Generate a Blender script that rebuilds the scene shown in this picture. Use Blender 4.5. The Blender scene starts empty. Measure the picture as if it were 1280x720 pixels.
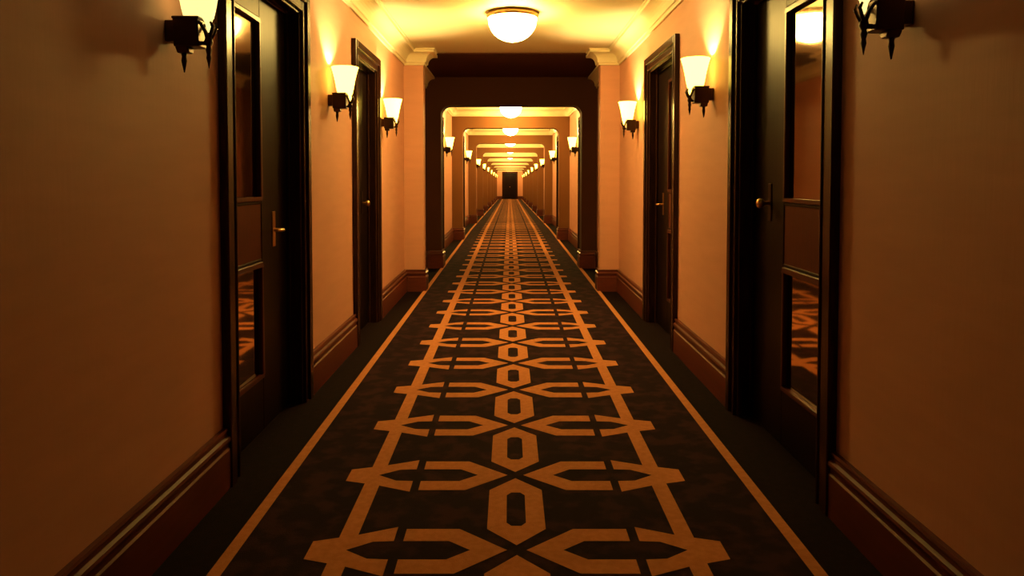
import bpy, bmesh, math, random
from mathutils import Vector
random.seed(4)
PI = math.pi
SC = bpy.context.scene
COL = SC.collection

# ---------------------------------------------------------------- camera, world, exposure
FPX = 900.0                                   # focal length in pixels of the 1280 wide frame
cd = bpy.data.cameras.new('camera'); cam = bpy.data.objects.new('camera', cd); COL.objects.link(cam)
cd.sensor_width = 36.0; cd.lens = 36.0 * FPX / 1280.0
PITCH = 2.0
cam.location = (-0.025, 0.0, 1.30); cam.rotation_euler = (math.radians(90 - PITCH), 0, 0)
cd.shift_y = -(138.0 - FPX * math.tan(math.radians(PITCH))) / 1280.0
cd.shift_x = 3.0 / 1280.0
cd.clip_start = 0.02; cd.clip_end = 200
SC.camera = cam
w = bpy.data.worlds.new('world'); SC.world = w; w.use_nodes = True
w.node_tree.nodes['Background'].inputs[0].default_value = (0, 0, 0, 1)
w.node_tree.nodes['Background'].inputs[1].default_value = 0.0
SC.view_settings.view_transform = 'Standard'
SC.view_settings.look = 'None'
SC.view_settings.gamma = 1.0
SC.view_settings.exposure = 0.3
SC.view_settings.use_curve_mapping = False

LIGHT = (1.0, 0.72, 0.26)                     # amber of every lamp in the corridor
GLOW_BOWL, GLOW_SHADE = 105.0, 11.0
SPOT_W = 110.0

# ---------------------------------------------------------------- layout
XW = 1.225            # half the corridor width
CE = 2.74             # ceiling
XP = 1.005            # half the opening between pilasters
ZB = 2.33             # underside of cross beams
Y0, Y1 = -2.2, 62.0
PIL = 8.2             # first pilasters, without a beam
ARCH = [10.3, 15.0, 21.0, 26.4, 31.8, 38.0, 44.0, 50.0, 56.0]
AT = 0.28             # arch thickness
BH = 0.25             # baseboard height
BEND = 18.0
def drop(y): return -0.0125 * max(0.0, y - BEND)    # the far part of the corridor runs gently downhill

# ---------------------------------------------------------------- materials
def mat(name, col, rough=0.6, metal=0.0, ior=1.45, emit=None, es=0.0, noise=None, bump=None, sheen=0, coat=0, spec=0.5):
    m = bpy.data.materials.new(name); m.use_nodes = True
    nt = m.node_tree; b = nt.nodes['Principled BSDF']
    b.inputs['Base Color'].default_value = (*col, 1); b.inputs['Roughness'].default_value = rough
    b.inputs['Metallic'].default_value = metal; b.inputs['Specular IOR Level'].default_value = spec; b.inputs['IOR'].default_value = ior
    if sheen: b.inputs['Sheen Weight'].default_value = sheen
    if coat: b.inputs['Coat Weight'].default_value = coat; b.inputs['Coat Roughness'].default_value = 0.08
    if emit:
        b.inputs['Emission Color'].default_value = (*emit, 1); b.inputs['Emission Strength'].default_value = es
    tc = nt.nodes.new('ShaderNodeTexCoord')
    def tex(scale, stretch=(1, 1, 1), detail=4):
        mp = nt.nodes.new('ShaderNodeMapping'); mp.inputs['Scale'].default_value = stretch
        nt.links.new(tc.outputs['Object'], mp.inputs[0])
        n = nt.nodes.new('ShaderNodeTexNoise'); n.inputs['Scale'].default_value = scale; n.inputs['Detail'].default_value = detail
        nt.links.new(mp.outputs[0], n.inputs['Vector']); return n
    if noise:
        scale, stretch, col2, lo, hi = noise
        n = tex(scale, stretch); r = nt.nodes.new('ShaderNodeValToRGB')
        r.color_ramp.elements[0].position = lo; r.color_ramp.elements[0].color = (*col, 1)
        r.color_ramp.elements[1].position = hi; r.color_ramp.elements[1].color = (*col2, 1)
        nt.links.new(n.outputs['Fac'], r.inputs[0]); nt.links.new(r.outputs[0], b.inputs['Base Color'])
    if bump:
        scale, st, stretch = bump
        n = tex(scale, stretch); bp = nt.nodes.new('ShaderNodeBump'); bp.inputs['Strength'].default_value = st
        bp.inputs['Distance'].default_value = 0.01
        nt.links.new(n.outputs['Fac'], bp.inputs['Height']); nt.links.new(bp.outputs[0], b.inputs['Normal'])
    return m
M = {}
M['wall'] = mat('wall_paper', (0.55, 0.272, 0.19), 0.62, spec=0.3, noise=(3, (1, 1, 6), (0.51, 0.25, 0.175), 0.3, 0.7), bump=(60, 0.08, (1, 1, 0.1)))
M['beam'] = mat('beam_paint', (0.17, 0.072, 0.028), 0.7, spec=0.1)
M['shade_brown'] = mat('shaded_brown_paint', (0.062, 0.022, 0.012), 0.7, spec=0.08)  # beam brown darkened: shade of the unlit bay put into the colour
M['ceiling'] = mat('ceiling_paint', (0.62, 0.55, 0.38), 0.6, noise=(2, (1, 1, 1), (0.58, 0.515, 0.355), 0.3, 0.7))
M['cornice'] = mat('cornice_plaster', (0.66, 0.58, 0.40), 0.5)
M['floor'] = mat('floor_carpet', (0.006, 0.0022, 0.0028), 0.95, noise=(30, (1, 1, 1), (0.011, 0.0036, 0.0045), 0.4, 0.65), spec=0.08, bump=(250, 0.5, (1, 1, 1)))
M['field'] = mat('carpet_field', (0.013, 0.0045, 0.007), 0.95, noise=(9, (1, 1, 1), (0.032, 0.0105, 0.013), 0.46, 0.60), spec=0.08, bump=(250, 0.5, (1, 1, 1)))
M['gold'] = mat('carpet_gold', (0.53, 0.215, 0.085), 0.95, noise=(40, (1, 1, 1), (0.45, 0.175, 0.064), 0.35, 0.65), spec=0.08, bump=(250, 0.5, (1, 1, 1)))
M['wood'] = mat('dark_wood', (0.005, 0.002, 0.002), 0.38, ior=1.45, spec=0.15, noise=(12, (8, 8, 0.6), (0.009, 0.0035, 0.003), 0.35, 0.7), bump=(40, 0.03, (1, 1, 0.1)))
M['panel'] = mat('red_wood', (0.060, 0.014, 0.012), 0.30, ior=1.45, spec=0.3, noise=(12, (8, 8, 0.6), (0.085, 0.020, 0.012), 0.35, 0.7))
M['pane'] = mat('mirror_glass', (0.50, 0.36, 0.26), 0.05, metal=1.0, bump=(2.0, 0.06, (1, 1, 1)))
M['base'] = mat('mahogany', (0.115, 0.027, 0.018), 0.32, ior=1.45, spec=0.3, noise=(6, (2, 0.5, 8), (0.085, 0.020, 0.013), 0.3, 0.7))
M['brass'] = mat('brass', (0.75, 0.48, 0.20), 0.28, 1.0)
M['bronze'] = mat('bronze', (0.055, 0.028, 0.016), 0.30, 0.8)
M['casing'] = mat('casing_wood', (0.026, 0.009, 0.006), 0.24, ior=1.45, spec=0.25, noise=(12, (8, 8, 0.6), (0.045, 0.016, 0.009), 0.35, 0.7))
M['bowl'] = mat('lit_bowl_glass', (0.8, 0.7, 0.5), 0.3, emit=(1.0, 0.64, 0.15), es=GLOW_BOWL)
M['shade'] = mat('lit_shade_glass', (0.8, 0.7, 0.5), 0.3, emit=(1.0, 0.62, 0.06), es=GLOW_SHADE)
M['shade_soft'] = mat('lit_shade_glass_soft', (0.8, 0.7, 0.5), 0.3, emit=(1.0, 0.62, 0.07), es=7.5)
M['shade_dim'] = mat('lit_shade_glass_low', (0.5, 0.4, 0.15), 0.4, emit=(1.0, 0.78, 0.24), es=1.35)

# ---------------------------------------------------------------- helpers
class MB:
    def __init__(s): s.v = []; s.f = []; s.mi = []; s.sm = []
    def face(s, pts, mi=0, sm=False):
        k = len(s.v); s.v += [tuple(p) for p in pts]; s.f.append(tuple(range(k, k + len(pts)))); s.mi.append(mi); s.sm.append(sm)
    def mesh(s, vs, fs, mi=0, sm=False):
        k = len(s.v); s.v += [tuple(p) for p in vs]
        for f in fs: s.f.append(tuple(k + i for i in f)); s.mi.append(mi); s.sm.append(sm)
    def box(s, x0, x1, y0, y1, z0, z1, mi=0):
        v = [(x, y, z) for z in (z0, z1) for y in (y0, y1) for x in (x0, x1)]
        s.mesh(v, [(0, 1, 3, 2), (4, 6, 7, 5), (0, 4, 5, 1), (2, 3, 7, 6), (0, 2, 6, 4), (1, 5, 7, 3)], mi)
    def lathe(s, prof, c=(0, 0, 0), n=24, mi=0, cap=False):
        vs = []; fs = []
        for (r, z) in prof:
            for i in range(n):
                a = 2 * PI * i / n; vs.append((c[0] + r * math.cos(a), c[1] + r * math.sin(a), c[2] + z))
        for j in range(len(prof) - 1):
            for i in range(n):
                a, b = j * n + i, j * n + (i + 1) % n
                fs.append((a, b, b + n, a + n))
        if cap:
            fs.append(tuple(range(n))[::-1]); fs.append(tuple((len(prof) - 1) * n + i for i in range(n)))
        s.mesh(vs, fs, mi, True)
    def tube(s, pts, rads, n=10, mi=0):
        vs = []; fs = []; P = [Vector(p) for p in pts]
        for j, p in enumerate(P):
            t = (P[min(j + 1, len(P) - 1)] - P[max(j - 1, 0)]).normalized()
            u = t.cross(Vector((0, 0.3, 1)));  u = u.normalized() if u.length > 1e-4 else Vector((1, 0, 0))
            q = t.cross(u)
            for i in range(n):
                a = 2 * PI * i / n; vs.append(p + (u * math.cos(a) + q * math.sin(a)) * rads[j])
        for j in range(len(P) - 1):
            for i in range(n):
                a, b = j * n + i, j * n + (i + 1) % n; fs.append((a, b, b + n, a + n))
        fs.append(tuple(range(n))[::-1]); fs.append(tuple((len(P) - 1) * n + i for i in range(n)))
        s.mesh(vs, fs, mi, True)
    def build(s, name, mats, parent=None, world=False, fixn=True):
        me = bpy.data.meshes.new(name)
        vs = [(x, y, z + drop(y)) for x, y, z in s.v] if world else s.v
        me.from_pydata(vs, [], s.f)
        for m in (mats if isinstance(mats, (list, tuple)) else [mats]): me.materials.append(m)
        for p, mi, sm in zip(me.polygons, s.mi, s.sm): p.material_index = mi; p.use_smooth = sm
        if fixn:
            bm = bmesh.new(); bm.from_mesh(me); bmesh.ops.remove_doubles(bm, verts=bm.verts, dist=1e-5)
            bmesh.ops.recalc_face_normals(bm, faces=bm.faces); bm.to_mesh(me); bm.free()
        o = bpy.data.objects.new(name, me); COL.objects.link(o)
        if parent: o.parent = parent
        return o
def tag(o, label, cat, group=None, kind=None):
    o['label'] = label; o['category'] = cat
    if group: o['group'] = group
    if kind: o['kind'] = kind
    return o
def empty(name, loc):
    o = bpy.data.objects.new(name, None); COL.objects.link(o); o.location = loc; o.empty_display_size = 0.05; return o
def bevel(o, wd=0.004, seg=2):
    m = o.modifiers.new('bevel', 'BEVEL'); m.width = wd; m.segments = seg; m.limit_method = 'ANGLE'; return o
def kids(o): return [c for c in bpy.data.objects if c.parent is o]
def copy_tree(o, parent=None):
    c = o.copy(); COL.objects.link(c)
    if parent: c.parent = parent
    for ch in kids(o): copy_tree(ch, c)
    return c
def sweep(mb, path, prof, inward, mi=0):
    """profile (offset into the room, z) along a path on the floor plan; inward = +1 room on the left of travel"""
    n = len(path); rings = []
    for i, p in enumerate(path):
        p = Vector(p); ns = []
        if i > 0:
            t = (p - Vector(path[i - 1])).normalized(); ns.append(Vector((-t.y, t.x)) * inward)
        if i < n - 1:
            t = (Vector(path[i + 1]) - p).normalized(); ns.append(Vector((-t.y, t.x)) * inward)
        if len(ns) == 2:
            m = (ns[0] + ns[1]).normalized(); m = m / max(0.3, m.dot(ns[0]))
        else: m = ns[0]
        rings.append([(p.x + m.x * o, p.y + m.y * o, z) for o, z in prof])
    k = len(prof); vs = [q for r in rings for q in r]; fs = []
    for i in range(n - 1):
        for j in range(k):
            a, b = i * k + j, i * k + (j + 1) % k; fs.append((a, b, b + k, a + k))
    fs.append(tuple(range(k))); fs.append(tuple((n - 1) * k + j for j in range(k)))
    mb.mesh(vs, fs, mi)

# ---------------------------------------------------------------- doors on the long walls: (side, y of the middle, width over the casing)
NEAR = [(-1, 3.61, 1.26), (1, 3.37, 1.30), (-1, 6.03, 1.06), (1, 5.94, 1.22)]
BAYS = [(ARCH[i] + AT, (ARCH[i + 1] if i + 1 < len(ARCH) else Y1)) for i in range(len(ARCH))]
FARW = 1.2
def far_door_y(b): return b[0] + 1.65 if b is BAYS[0] else b[0] + 2.85
FAR = [(s, far_door_y(b), FARW) for b in BAYS for s in (-1, 1)]
CW = 0.12             # casing width
DH = 2.24             # door opening height
WT = 0.34             # wall thickness

# ---------------------------------------------------------------- structure: floor, ceiling, walls
def ysplit(a, b):
    ys = [a] + ([BEND] if a < BEND < b else []) + [b]; return list(zip(ys[:-1], ys[1:]))
mb = MB()
for a, b in ysplit(Y0, Y1 + 0.3): mb.box(-XW - WT, XW + WT, a, b, -0.12, 0.0)
tag(mb.build('floor', M['floor'], world=True), 'dark brown carpeted floor under the patterned runner', 'floor', kind='structure')
mb = MB()
for a, b in ysplit(Y0, Y1 + 0.3): mb.box(-XW - WT, XW + WT, a, b, CE, CE + 0.12)
tag(mb.build('ceiling', M['ceiling'], world=True), 'cream painted corridor ceiling lit by bowl lights', 'ceiling', kind='structure')
for s, nm in ((-1, 'left'), (1, 'right')):
    mb = MB(); ds = sorted((y - wd / 2 + CW, y + wd / 2 - CW) for (q, y, wd) in NEAR + FAR if q == s)
    x0, x1 = sorted((s * XW, s * (XW + WT)))
    def wb(a, b, z0, z1):
        for p, q in ysplit(a, b): mb.box(x0, x1, p, q, z0, z1)
    y = Y0
    for a, b in ds:
        wb(y, a, 0, CE); wb(a, b, DH, CE); y = b
    wb(y, Y1 + 0.3, 0, CE)
    xb0, xb1 = sorted((s * (XW + 0.20), s * (XW + WT)))
    tag(mb.build('wall_' + nm, M['wall'], world=True), 'orange papered %s wall of the corridor' % nm, 'wall', kind='structure')
mb = MB(); EDW = 0.55
mb.box(-XW, -EDW, Y1, Y1 + 0.25, 0, CE); mb.box(EDW, XW, Y1, Y1 + 0.25, 0, CE); mb.box(-EDW, EDW, Y1, Y1 + 0.25, DH, CE)
tag(mb.build('wall_back', M['wall'], world=True), 'far end wall of the corridor around the dark end door', 'wall', kind='structure')

# pilasters and cross beams
tn = 1
def trim(o, label, cat='trim'):
    global tn
    o.name = 'trim_%d' % tn; tn += 1
    return tag(o, label, cat, kind='structure')
for s, nm in ((-1, 'left'), (1, 'right')):
    mb = MB(); x0, x1 = sorted((s * XP, s * XW)); mb.box(x0, x1, PIL, PIL + 0.16, 0, CE)
    trim(mb.build('pilaster', M['wall'], world=True), 'orange pilaster at the end of the first bay, %s side' % nm, 'pilaster')
ORD = ['first', 'second', 'third', 'fourth', 'fifth', 'sixth', 'seventh', 'eighth', 'ninth', 'tenth']
NEARB = 1.02      # cross beam added outside the frame to keep light off the near walls
for k, y in enumerate(ARCH + [NEARB]):
    R = 0.13; pts = [(-XW, 0), (-XP, 0), (-XP, ZB - R)]
    pts += [(-XP + R - R * math.cos(a), ZB - R + R * math.sin(a)) for a in [PI / 2 * i / 6 for i in range(1, 6)]]
    pts += [(-XP + R, ZB)]
    pts += [(-p[0], p[1]) for p in pts[::-1]]
    pts += [(XW, CE), (-XW, CE)]
    n = len(pts); vs = [(x, y, z) for x, z in pts] + [(x, y + AT, z) for x, z in pts]
    mb = MB(); mb.mesh(vs, [tuple(range(n)), tuple(range(2 * n - 1, n - 1, -1))] + [(i, i + n, (i + 1) % n + n, (i + 1) % n) for i in range(n)])
    trim(mb.build('arch', M['shade_brown' if k in (0, len(ARCH)) else 'beam'], world=True), '%s brown cross beam with rounded corners on two pilasters, counted from the camera' % ORD[k] if k < len(ARCH) else 'added dark cross beam, out of view, that dims the near walls', 'cross beam')  # first arch has its shade painted in; the last one is the added beam

mb = MB(); mb.box(-XW, XW, PIL + 0.16, ARCH[0], CE - 0.012, CE)  # dark sheet under the ceiling, standing in for shade between the pilasters and first arch
trim(mb.build('shade_panel', M['shade_brown']), 'ceiling strip painted with the shade of the unlit bay behind the first pilasters', 'shade panel')
mb = MB(); mb.box(-XW, XW, Y0, 3.7, CE - 0.012, CE)  # unseen dark sheet added to cut ceiling bounce onto the near walls
trim(mb.build('shade_panel', M['shade_brown']), 'added dark ceiling strip, out of view, that dims the near walls', 'shade panel')
# cornices
CPROF = [(0, CE - 0.17), (0.018, CE - 0.17), (0.024, CE - 0.145), (0.036, CE - 0.14)]
CPROF += [(0.036 + 0.085 * (1 - math.cos(a)), CE - 0.14 + 0.10 * math.sin(a)) for a in [PI / 2 * i / 6 for i in range(1, 7)]]
CPROF += [(0.135, CE - 0.04), (0.135, CE - 0.012), (0.15, CE - 0.010), (0.15, CE), (0, CE)]
for s, nm in ((-1, 'left'), (1, 'right')):
    mb = MB()
    sweep(mb, [(s * XW, NEARB + AT), (s * XW, PIL), (s * XP, PIL), (s * XP, PIL + 0.16), (s * XW, PIL + 0.16), (s * XW, ARCH[0])], CPROF, 1 if s > 0 else -1)
    trim(mb.build('cornice', M['cornice'], world=True), 'cream cove cornice along the %s wall of the first bay' % nm, 'cornice')
for k, (a, b) in enumerate(BAYS):
    mb = MB(); r = 0.14
    segs = [(-XW, a), (XW, a), (XW, b), (-XW, b)]; path = []
    cx = [(-XW + r, a + r, PI), (XW - r, a + r, 1.5 * PI), (XW - r, b - r, 0), (-XW + r, b - r, 0.5 * PI)]
    for (x, y, a0) in cx:
        for i in range(5): t = a0 + PI / 2 * i / 4; path.append((x + r * math.cos(t), y + r * math.sin(t)))
    # fill the corner behind the arc with plaster, then run the moulding round the bay
    path = path + [path[0]]
    if a < BEND < b:
        i = [j for j in range(len(path) - 1) if path[j][1] < BEND < path[j + 1][1]][0]; path.insert(i + 1, (XW, BEND))
        i = [j for j in range(len(path) - 1) if path[j][1] > BEND > path[j + 1][1]][0]; path.insert(i + 1, (-XW, BEND))
    ks = (1.0, 1.0, 1.4, 2.0)[min(k, 3)]          # the moulding is deeper in the far bays
    sweep(mb, path, [(o * (1 + (ks - 1) * 0.4), CE - (CE - z) * ks) for o, z in CPROF], 1)
    for (x, y, a0) in cx:
        px, py = (XW if x > 0 else -XW), (a if y < (a + b) / 2 else b)
        arc = [(x + r * math.cos(a0 + PI / 2 * i / 4), y + r * math.sin(a0 + PI / 2 * i / 4)) for i in range(5)]
        poly = [(px, py)] + arc; n = len(poly)
        mb.mesh([(p, q, CE - 0.17 * ks) for p, q in poly] + [(p, q, CE) for p, q in poly], [tuple(range(n)), tuple(range(n, 2 * n))] + [(i, (i + 1) % n, (i + 1) % n + n, i + n) for i in range(n)])
    trim(mb.build('cornice', M['cornice'], world=True), 'cream cove cornice running round the bay behind the %s cross beam' % ORD[k], 'cornice')

# baseboards
BPROF = [(0, 0), (0.030, 0), (0.030, 0.165), (0.024, 0.172), (0.024, 0.188), (0.030, 0.194), (0.033, 0.206), (0.030, 0.216),
         (0.018, 0.222), (0.016, 0.236), (0.022, 0.242), (0.018, 0.252), (0, 0.252)]
for s, nm in ((-1, 'left'), (1, 'right')):
    mb = MB(); ds = sorted((y - wd / 2, y + wd / 2) for (q, y, wd) in NEAR + FAR if q == s)
    outline = [(s * XW, Y0)]
    for y, t in [(NEARB, AT), (PIL, 0.16)] + [(y, AT) for y in ARCH]:
        outline += [(s * XW, y), (s * XP, y), (s * XP, y + t), (s * XW, y + t)]
    outline.append((s * XW, Y1))
    runs = []; cur = [outline[0]]
    for p, q in zip(outline[:-1], outline[1:]):
        if p[0] == q[0] == s * XW:
            for a, b in ds:
                if p[1] < a and b < q[1]: cur.append((s * XW, a)); runs.append(cur); cur = [(s * XW, b)]
            if p[1] < BEND < q[1] and not any(a < BEND < b for a, b in ds) and cur[-1][1] < BEND: cur.append((s * XW, BEND))
        cur.append(q)
    runs.append(cur)
    for r in runs:
        r2 = [r[0]] + [q for p, q in zip(r[:-1], r[1:]) if (Vector(q) - Vector(p)).length > 1e-4]
        if len(r2) > 1: sweep(mb, r2, BPROF, 1 if s > 0 else -1)
    tag(mb.build('baseboard_' + nm, M['base'], world=True), 'tall moulded mahogany baseboard along the %s wall' % nm, 'baseboard', kind='structure')
mb = MB()
for s in (-1, 1): sweep(mb, [(s * XW, Y1), (s * (EDW + CW), Y1)], BPROF, 1 if s > 0 else -1)
tag(mb.build('baseboard_back', M['base'], world=True), 'mahogany baseboard on the far end wall beside the door', 'baseboard', kind='structure')

# ---------------------------------------------------------------- doors
def ring(mb, t0, t1, z0, z1, wdt, o0, o1, s):
    """a rectangular moulding ring on a door leaf standing from depth o0 (front) to o1"""
    def b(ta, tb, za, zb): x0, x1 = sorted((s * o0, s * o1)); mb.box(x0, x1, ta, tb, za, zb)
    b(t0, t1, z0, z0 + wdt); b(t0, t1, z1 - wdt, z1); b(t0, t0 + wdt, z0 + wdt, z1 - wdt); b(t1 - wdt, t1, z0 + wdt, z1 - wdt)
REC = 0.07
def make_door(s, wd, handle, hz):
    root = empty('door', (0, 0, 0)); ow = wd / 2 - CW; hw = wd / 2
    def X(a, b): return sorted((s * a, s * b))
    # casing: stepped moulding with an outer back band, and the jamb lining of the opening
    mb = MB()
    for (a, b, p) in ((0, 0.085, 0.022), (0.062, CW, 0.036), (0.0, 0.014, 0.028)):      # measured from the opening edge
        x0, x1 = X(-p, 0.002)
        mb.box(x0, x1, -ow - b, -ow - a, -0.008, DH + b); mb.box(x0, x1, ow + a, ow + b, -0.008, DH + b)
        mb.box(x0, x1, -ow - a, ow + a, DH + a, DH + b)
    x0, x1 = X(-0.010, WT)
    mb.box(x0, x1, -ow - 0.004, -ow + 0.016, -0.008, DH); mb.box(x0, x1, ow - 0.016, ow + 0.004, -0.008, DH); mb.box(x0, x1, -ow, ow, DH - 0.016, DH + 0.004)
    x0, x1 = X(REC - 0.02, REC)                                                        # door stop
    mb.box(x0, x1, -ow + 0.016, -ow + 0.03, -0.008, DH - 0.016); mb.box(x0, x1, ow - 0.03, ow - 0.016, -0.008, DH - 0.016); mb.box(x0, x1, -ow + 0.03, ow - 0.03, DH - 0.03, DH - 0.016)
    bevel(mb.build('casing', M['casing'], root), 0.005, 2)
    # leaf: stiles and rails around three openings
    a, b = -ow + 0.018, ow - 0.018; st = 0.155; sf = 0.42; x0, x1 = X(REC, REC + 0.045)
    zs = [(0.27, 0.87), (0.885, 1.165), (1.18, 2.11)]
    mb = MB(); mb.box(x0, x1, a, a + st, 0.0, DH - 0.018); mb.box(x0, x1, b - sf, b, 0.0, DH - 0.018)
    zz = 0.0
    for z0, z1 in zs: mb.box(x0, x1, a + st, b - sf, zz, z0); zz = z1
    mb.box(x0, x1, a + st, b - sf, zz, DH - 0.018)
    leaf = bevel(mb.build('door_leaf', M['wood'], root), 0.004, 2)
    for (z0, z1), nm, m in zip(zs, ('lower_pane', 'panel', 'upper_pane'), (M['pane'], M['panel'], M['pane'])):
        fr = 0.012 if nm == 'panel' else 0.0; p0, p1 = X(REC + 0.016 - fr, REC + 0.028); mb = MB(); mb.box(p0, p1, a + st, b - sf, z0, z1)
        mb.build(nm, m, leaf)
        if nm == 'panel': continue
        mb = MB(); ring(mb, a + st, b - sf, z0, z1, 0.022, REC - 0.008, REC + 0.018, s)
        bevel(mb.build('moulding', M['panel'], leaf), 0.006, 3)
    # handle on the far stile
    th = b - 0.24
    mb = MB(); x0, x1 = X(REC - 0.006, REC); mb.box(x0, x1, th - 0.022, th + 0.022, hz - 0.09, hz + 0.10)
    hp = bevel(mb.build('handle_plate', M['bronze'] if handle == 'knob' else M['brass'], root), 0.003, 2)
    mb = MB()
    if handle == 'knob':
        mb.tube([(s * (REC - 0.004), th, hz), (s * (REC - 0.03), th, hz), (s * (REC - 0.04), th, hz), (s * (REC - 0.055), th, hz), (s * (REC - 0.066), th, hz), (s * (REC - 0.071), th, hz)], [0.011, 0.011, 0.022, 0.027, 0.020, 0.006], 14)
    else:
        mb.tube([(s * (REC - 0.004), th, hz), (s * (REC - 0.05), th, hz), (s * (REC - 0.06), th - 0.02, hz), (s * (REC - 0.06), th - 0.12, hz + 0.004)], [0.010, 0.009, 0.010, 0.008], 12)
    mb.build('handle', M['brass'], hp)
    # three hinges on the near side
    for z in (0.25, 1.12, 2.0):
        mb = MB(); mb.tube([(s * (REC - 0.006), a + 0.0, z - 0.05), (s * (REC - 0.006), a, z + 0.05)], [0.008, 0.008], 8); mb.build('hinge', M['bronze'], root)
    return root
dn = 1
def place(root, s, y, label, group=None):
    global dn
    root.location = (s * XW, y, drop(y)); root.name = 'door_%d' % dn; dn += 1
    tag(root, label, 'door', group, 'structure')
SIDE = {-1: 'left', 1: 'right'}
for i, (s, y, wd) in enumerate(NEAR):
    d = make_door(s, wd, 'lever' if (i in (0, 3)) else 'knob', (1.02, 1.17, 1.08, 1.07)[i])
    place(d, s, y, '%s on the %s wall' % ('nearest dark wooden door with mirror-like panes' if i < 2 else 'second nearest dark wooden door, between two lit sconces,', SIDE[s]))
proto = {s: make_door(s, FARW, 'knob', 1.05) for s in (-1, 1)}; used = set()
for i, (s, y, wd) in enumerate(FAR):
    d = proto[s] if s not in used else copy_tree(proto[s]); used.add(s)
    place(d, s, y, 'dark door on the %s wall in the bay behind the %s cross beam' % (SIDE[s], ORD[i // 2]), 'doors along the far corridor')
# end door, double leaf look with a raised panel frame
root = empty('door_end', (0, Y1, drop(Y1))); mb = MB()
for s in (-1, 1): x0, x1 = sorted((s * EDW, s * (EDW + CW))); mb.box(x0, x1, -0.035, 0.02, 0, DH + CW); x0, x1 = sorted((s * (EDW - 0.02), s * EDW)); mb.box(x0, x1, -0.01, 0.2, 0, DH)
mb.box(-EDW, EDW, -0.035, 0.02, DH, DH + CW); mb.build('casing', M['casing'], root)
mb = MB(); mb.box(-EDW + 0.02, EDW - 0.02, 0.10, 0.145, 0, DH); lf = mb.build('door_leaf', M['wood'], root)
for x in (-0.42, 0.04):
    for z0, z1 in ((0.2, 0.95), (1.1, 2.05)):
        mb = MB(); mb.box(x, x + 0.38, 0.085, 0.101, z0, z1); bevel(mb.build('panel', M['wood'], lf), 0.01, 2)
mb = MB(); mb.lathe([(0.004, -0.03), (0.026, -0.02), (0.03, 0), (0.026, 0.02), (0.004, 0.03)], (0.0, 0.07, 1.05), 14); mb.build('handle', M['brass'], root)
root.name = 'door_%d' % dn; tag(root, 'dark wooden door at the far end of the corridor', 'door', kind='structure')

# ---------------------------------------------------------------- carpet runner with its woven pattern
H = 1.3; P = 0.630; ROW = 3.085; XB = 1.01
mb = MB(); ZC = 0.007; ZG = 0.0085
ye = Y1 - 0.05
for a, b in ysplit(Y0, ye):
    mb.box(-XB, XB, a, b, 0.0005, ZC, 0)
    for s in (-1, 1): x0, x1 = sorted((s * (XB - 0.045), s * XB)); mb.box(x0, x1, a, b, 0.001, ZG, 1)
def poly(pts, row, flip=1):
    mb.face([(flip * u * H, ROW + (row + v) * P, ZG) for u, v in pts], 1)
k0 = int((Y0 - ROW) / P) + 1; k1 = int((ye - ROW) / P)
for r in range(k0, k1):
    for f in (-1, 1):
        for m in (-1, 1):     # m mirrors fore and aft about the row
            q = lambda pts: poly([(u, v * m) for u, v in pts], r, f)
            q([(.026, 0), (.160, .238), (.185, .098), (.125, 0)])                # inner point of the link
            q([(.160, .238), (.310, .238), (.310, .098), (.185, .098)])
            q([(.336, .262), (.445, .165), (.392, .090), (.336, .098)])          # outer half, curved to the rail
            q([(.445, .165), (.556, .095), (.556, 0), (.456, 0), (.392, .090)])
            # rail between links
            q([(.440, .165), (.490, .135), (.490, .5), (.440, .5)])
    for f in (-1, 1):         # long centre hexagon ring between rows
        for m in (-1, 1):
            poly([(u, 0.5 + v * m) for u, v in [(0, .448), (.082, .265), (.028, .185), (0.014, .225), (0, .225)]], r, f)
            poly([(u, 0.5 + v * m) for u, v in [(.083, .265), (.083, 0), (.028, 0), (.028, .185)]], r, f)
c = mb.build('carpet_runner', [M['field'], M['gold']], world=True, fixn=False)
bm = bmesh.new(); bm.from_mesh(c.data)
bmesh.ops.recalc_face_normals(bm, faces=[f for f in bm.faces if len(f.edges) == 4 and f.verts[0].co.z < 0.0])
for f in bm.faces:
    if f.material_index == 1 and abs(f.normal.z) > .9 and f.normal.z < 0 and f.calc_center_median().z - drop(f.calc_center_median().y) > ZG - 1e-4: f.normal_flip()
bm.to_mesh(c.data); bm.free()
tag(c, 'dark carpet runner with woven gold links, hexagons and border lines down the corridor', 'carpet')

# ---------------------------------------------------------------- ceiling bowl lights
def make_bowl():
    root = empty('ceiling_light', (0, 0, 0)); R = 0.212
    mb = MB(); mb.lathe([(0.001, 0), (0.205, 0), (0.222, -0.012), (0.227, -0.03), (0.220, -0.048), (0.212, -0.05), (0.205, -0.03), (0.001, -0.03)], n=40); mb.build('rim', M['brass'], root)
    pr = [(R, -0.045)] + [(R * math.cos(t) ** 0.95, -0.055 - 0.195 * math.sin(t)) for t in [PI / 2 * i / 12 for i in range(0, 12)]] + [(0.006, -0.250)]
    mb = MB(); mb.lathe(pr, n=40); mb.build('glass_bowl', M['bowl'], root)
    mb = MB(); mb.lathe([(0.002, -0.247), (0.012, -0.249), (0.008, -0.255), (0.001, -0.259)], n=14); mb.build('finial', M['bowl'], root)
    return root
lights_y = [6.35] + [b - (0.65 if i == 0 else 1.0) for i, (a, b) in enumerate(BAYS)]
p = None
for i, y in enumerate(lights_y):
    o = make_bowl() if p is None else copy_tree(p); p = p or o
    o.location = (0.0, y, CE + drop(y))
    tag(o, 'large glowing glass bowl light on the ceiling of the nearest bay' if i == 0 else 'glowing ceiling bowl light in the bay behind the %s cross beam' % ORD[i - 1], 'ceiling light', 'ceiling bowl lights down the corridor')

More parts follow.
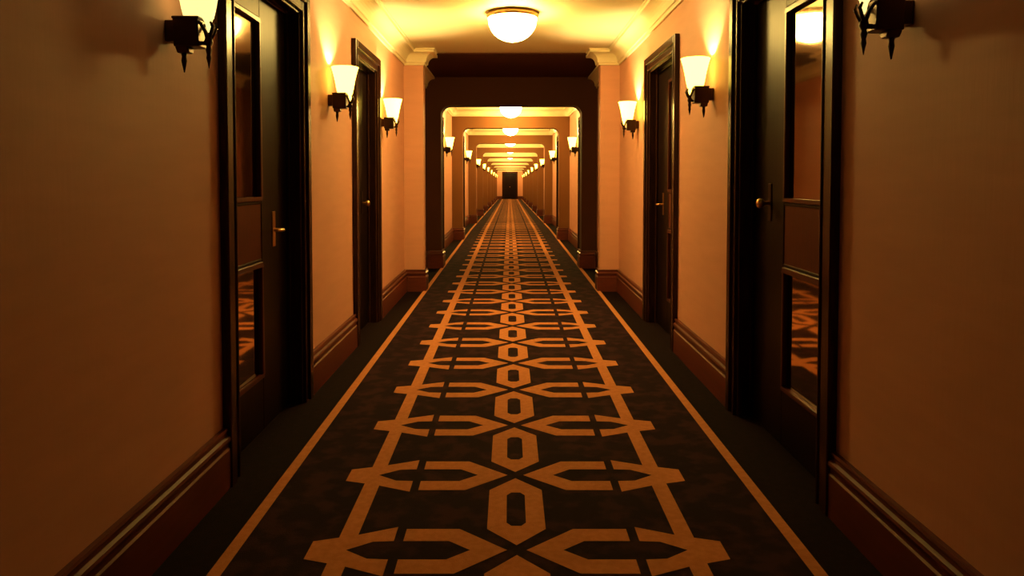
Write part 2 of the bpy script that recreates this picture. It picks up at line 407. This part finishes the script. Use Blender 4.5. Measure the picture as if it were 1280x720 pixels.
# ---------------------------------------------------------------- wall sconces
SZ = 1.86      # bottom of the glass
def make_sconce(s, glass, watts, name='lamp'):
    """s = side of the corridor; local x points into the room as -s"""
    root = empty('wall_sconce', (0, 0, 0)); k = -s; ax = 0.108
    mb = MB()
    def slab(d0, d1, w0, w1, z0, z1):
        v = [(k * d, t * q, z) for z, q in ((z0, w0), (z1, w1)) for t in (-1, 1) for d in (d0, d1)]
        mb.mesh(v, [(0, 1, 3, 2), (4, 6, 7, 5), (0, 4, 5, 1), (2, 3, 7, 6), (0, 2, 6, 4), (1, 5, 7, 3)])
    slab(0, 0.034, 0.026, 0.030, -0.085, -0.012); slab(0.032, 0.120, 0.033, 0.040, -0.104, -0.004); slab(0.036, 0.080, 0.015, 0.033, -0.124, -0.104); slab(0.030, 0.124, 0.043, 0.043, -0.010, 0.0)
    bp = bevel(mb.build('wall_box', M['bronze'], root), 0.004, 2)
    mb = MB(); mb.tube([(k * 0.055, 0, -0.115), (k * 0.055, 0, -0.135), (k * 0.055, 0, -0.15), (k * 0.055, 0, -0.19)], [0.012, 0.008, 0.010, 0.002], 10); mb.build('tail', M['bronze'], bp)
    # front bracket: two scrolls that cradle the pointed tip of the glass
    mb = MB(); fx = 0.142
    for t in (-1, 1):
        mb.tube([(k * 0.116, t * 0.028, -0.016), (k * 0.126, t * 0.028, -0.024), (k * 0.136, t * 0.020, -0.045), (k * fx, t * 0.014, -0.068), (k * fx, t * 0.006, -0.088)], [0.005, 0.006, 0.006, 0.007, 0.008], 8)
        mb.tube([(k * 0.156, t * 0.018, -0.016), (k * 0.163, t * 0.016, -0.034), (k * 0.154, t * 0.012, -0.056), (k * fx, t * 0.006, -0.080)], [0.004, 0.006, 0.006, 0.007], 8)
    mb.tube([(k * 0.110, 0, -0.085), (k * 0.126, 0, -0.088), (k * fx, 0, -0.080)], [0.008, 0.008, 0.010], 8)
    br = mb.build('bracket', M['bronze'], root)
    mb = MB(); mb.lathe([(0.004, -0.062), (0.013, -0.072), (0.015, -0.086), (0.008, -0.100), (0.011, -0.112), (0.007, -0.128), (0.009, -0.140), (0.005, -0.156), (0.001, -0.176)], (k * fx, 0, 0), 12); mb.build('finial', M['bronze'], br)
    vs = []; fs = []; n = 28
    pr = [(0.002, -0.050, fx), (0.007, -0.038, fx), (0.011, -0.018, fx), (0.018, -0.001, fx - 0.002), (0.045, 0.002, ax + 0.006), (0.050, 0.004, ax), (0.056, 0.03, ax), (0.066, 0.085, ax), (0.078, 0.135, ax), (0.087, 0.164, ax), (0.089, 0.170, ax), (0.085, 0.172, ax), (0.075, 0.135, ax), (0.062, 0.085, ax), (0.049, 0.03, ax), (0.038, 0.010, ax), (0.002, 0.004, ax)]
    for r_, z, c in pr:
        for i in range(n): a = 2 * PI * i / n; vs.append((k * c + r_ * math.cos(a), r_ * math.sin(a), z))
    for j in range(len(pr) - 1):
        for i in range(n): a, b = j * n + i, j * n + (i + 1) % n; fs.append((a, b, b + n, a + n))
    mb = MB(); mb.mesh(vs, fs, 0, True); mb.build('glass_shade', glass, root)
    ld = bpy.data.lights.new('bulb', 'POINT'); ld.energy = watts; ld.color = LIGHT; ld.shadow_soft_size = 0.018
    lo = bpy.data.objects.new('bulb', ld); COL.objects.link(lo); lo.parent = root; lo.location = (k * ax, 0, 0.085)
    return root
SP = [(-1, 2.55, 0), (1, 2.27, 0), (-1, 4.80, 50), (1, 4.45, 45), (-1, 6.75, 65), (1, 7.0, 65)]
LAB = {0: 'nearest sconce', 1: 'sconce between the two dark doors', 2: 'sconce between the second door and the pilaster'}
for i, (s, y, lit) in enumerate(SP):
    o = make_sconce(s, (M['shade_soft'] if i < 4 else M['shade']) if lit else M['shade_dim'], lit or 0.3)
    o.location = (s * XW, y, SZ)
    tag(o, 'bronze and glass %s on the %s wall' % (LAB[i // 2], SIDE[s]), 'wall lamp', 'sconces in the first bay')
ps = {}
for i, b in enumerate(BAYS):
    ys = [13.15] if i == 0 else [b[0] + 4.05]
    for s in (-1, 1):
        for y in ys:
            y = min(y, b[1] - 0.6)
            o = copy_tree(ps[s]) if s in ps else make_sconce(s, M['shade'], SPOT_W); ps.setdefault(s, o)
            o.location = (s * XW, y, SZ + drop(y))
            tag(o, 'glowing glass sconce on the %s wall in the bay behind the %s cross beam' % (SIDE[s], ORD[i]), 'wall lamp', 'sconces down the far corridor')
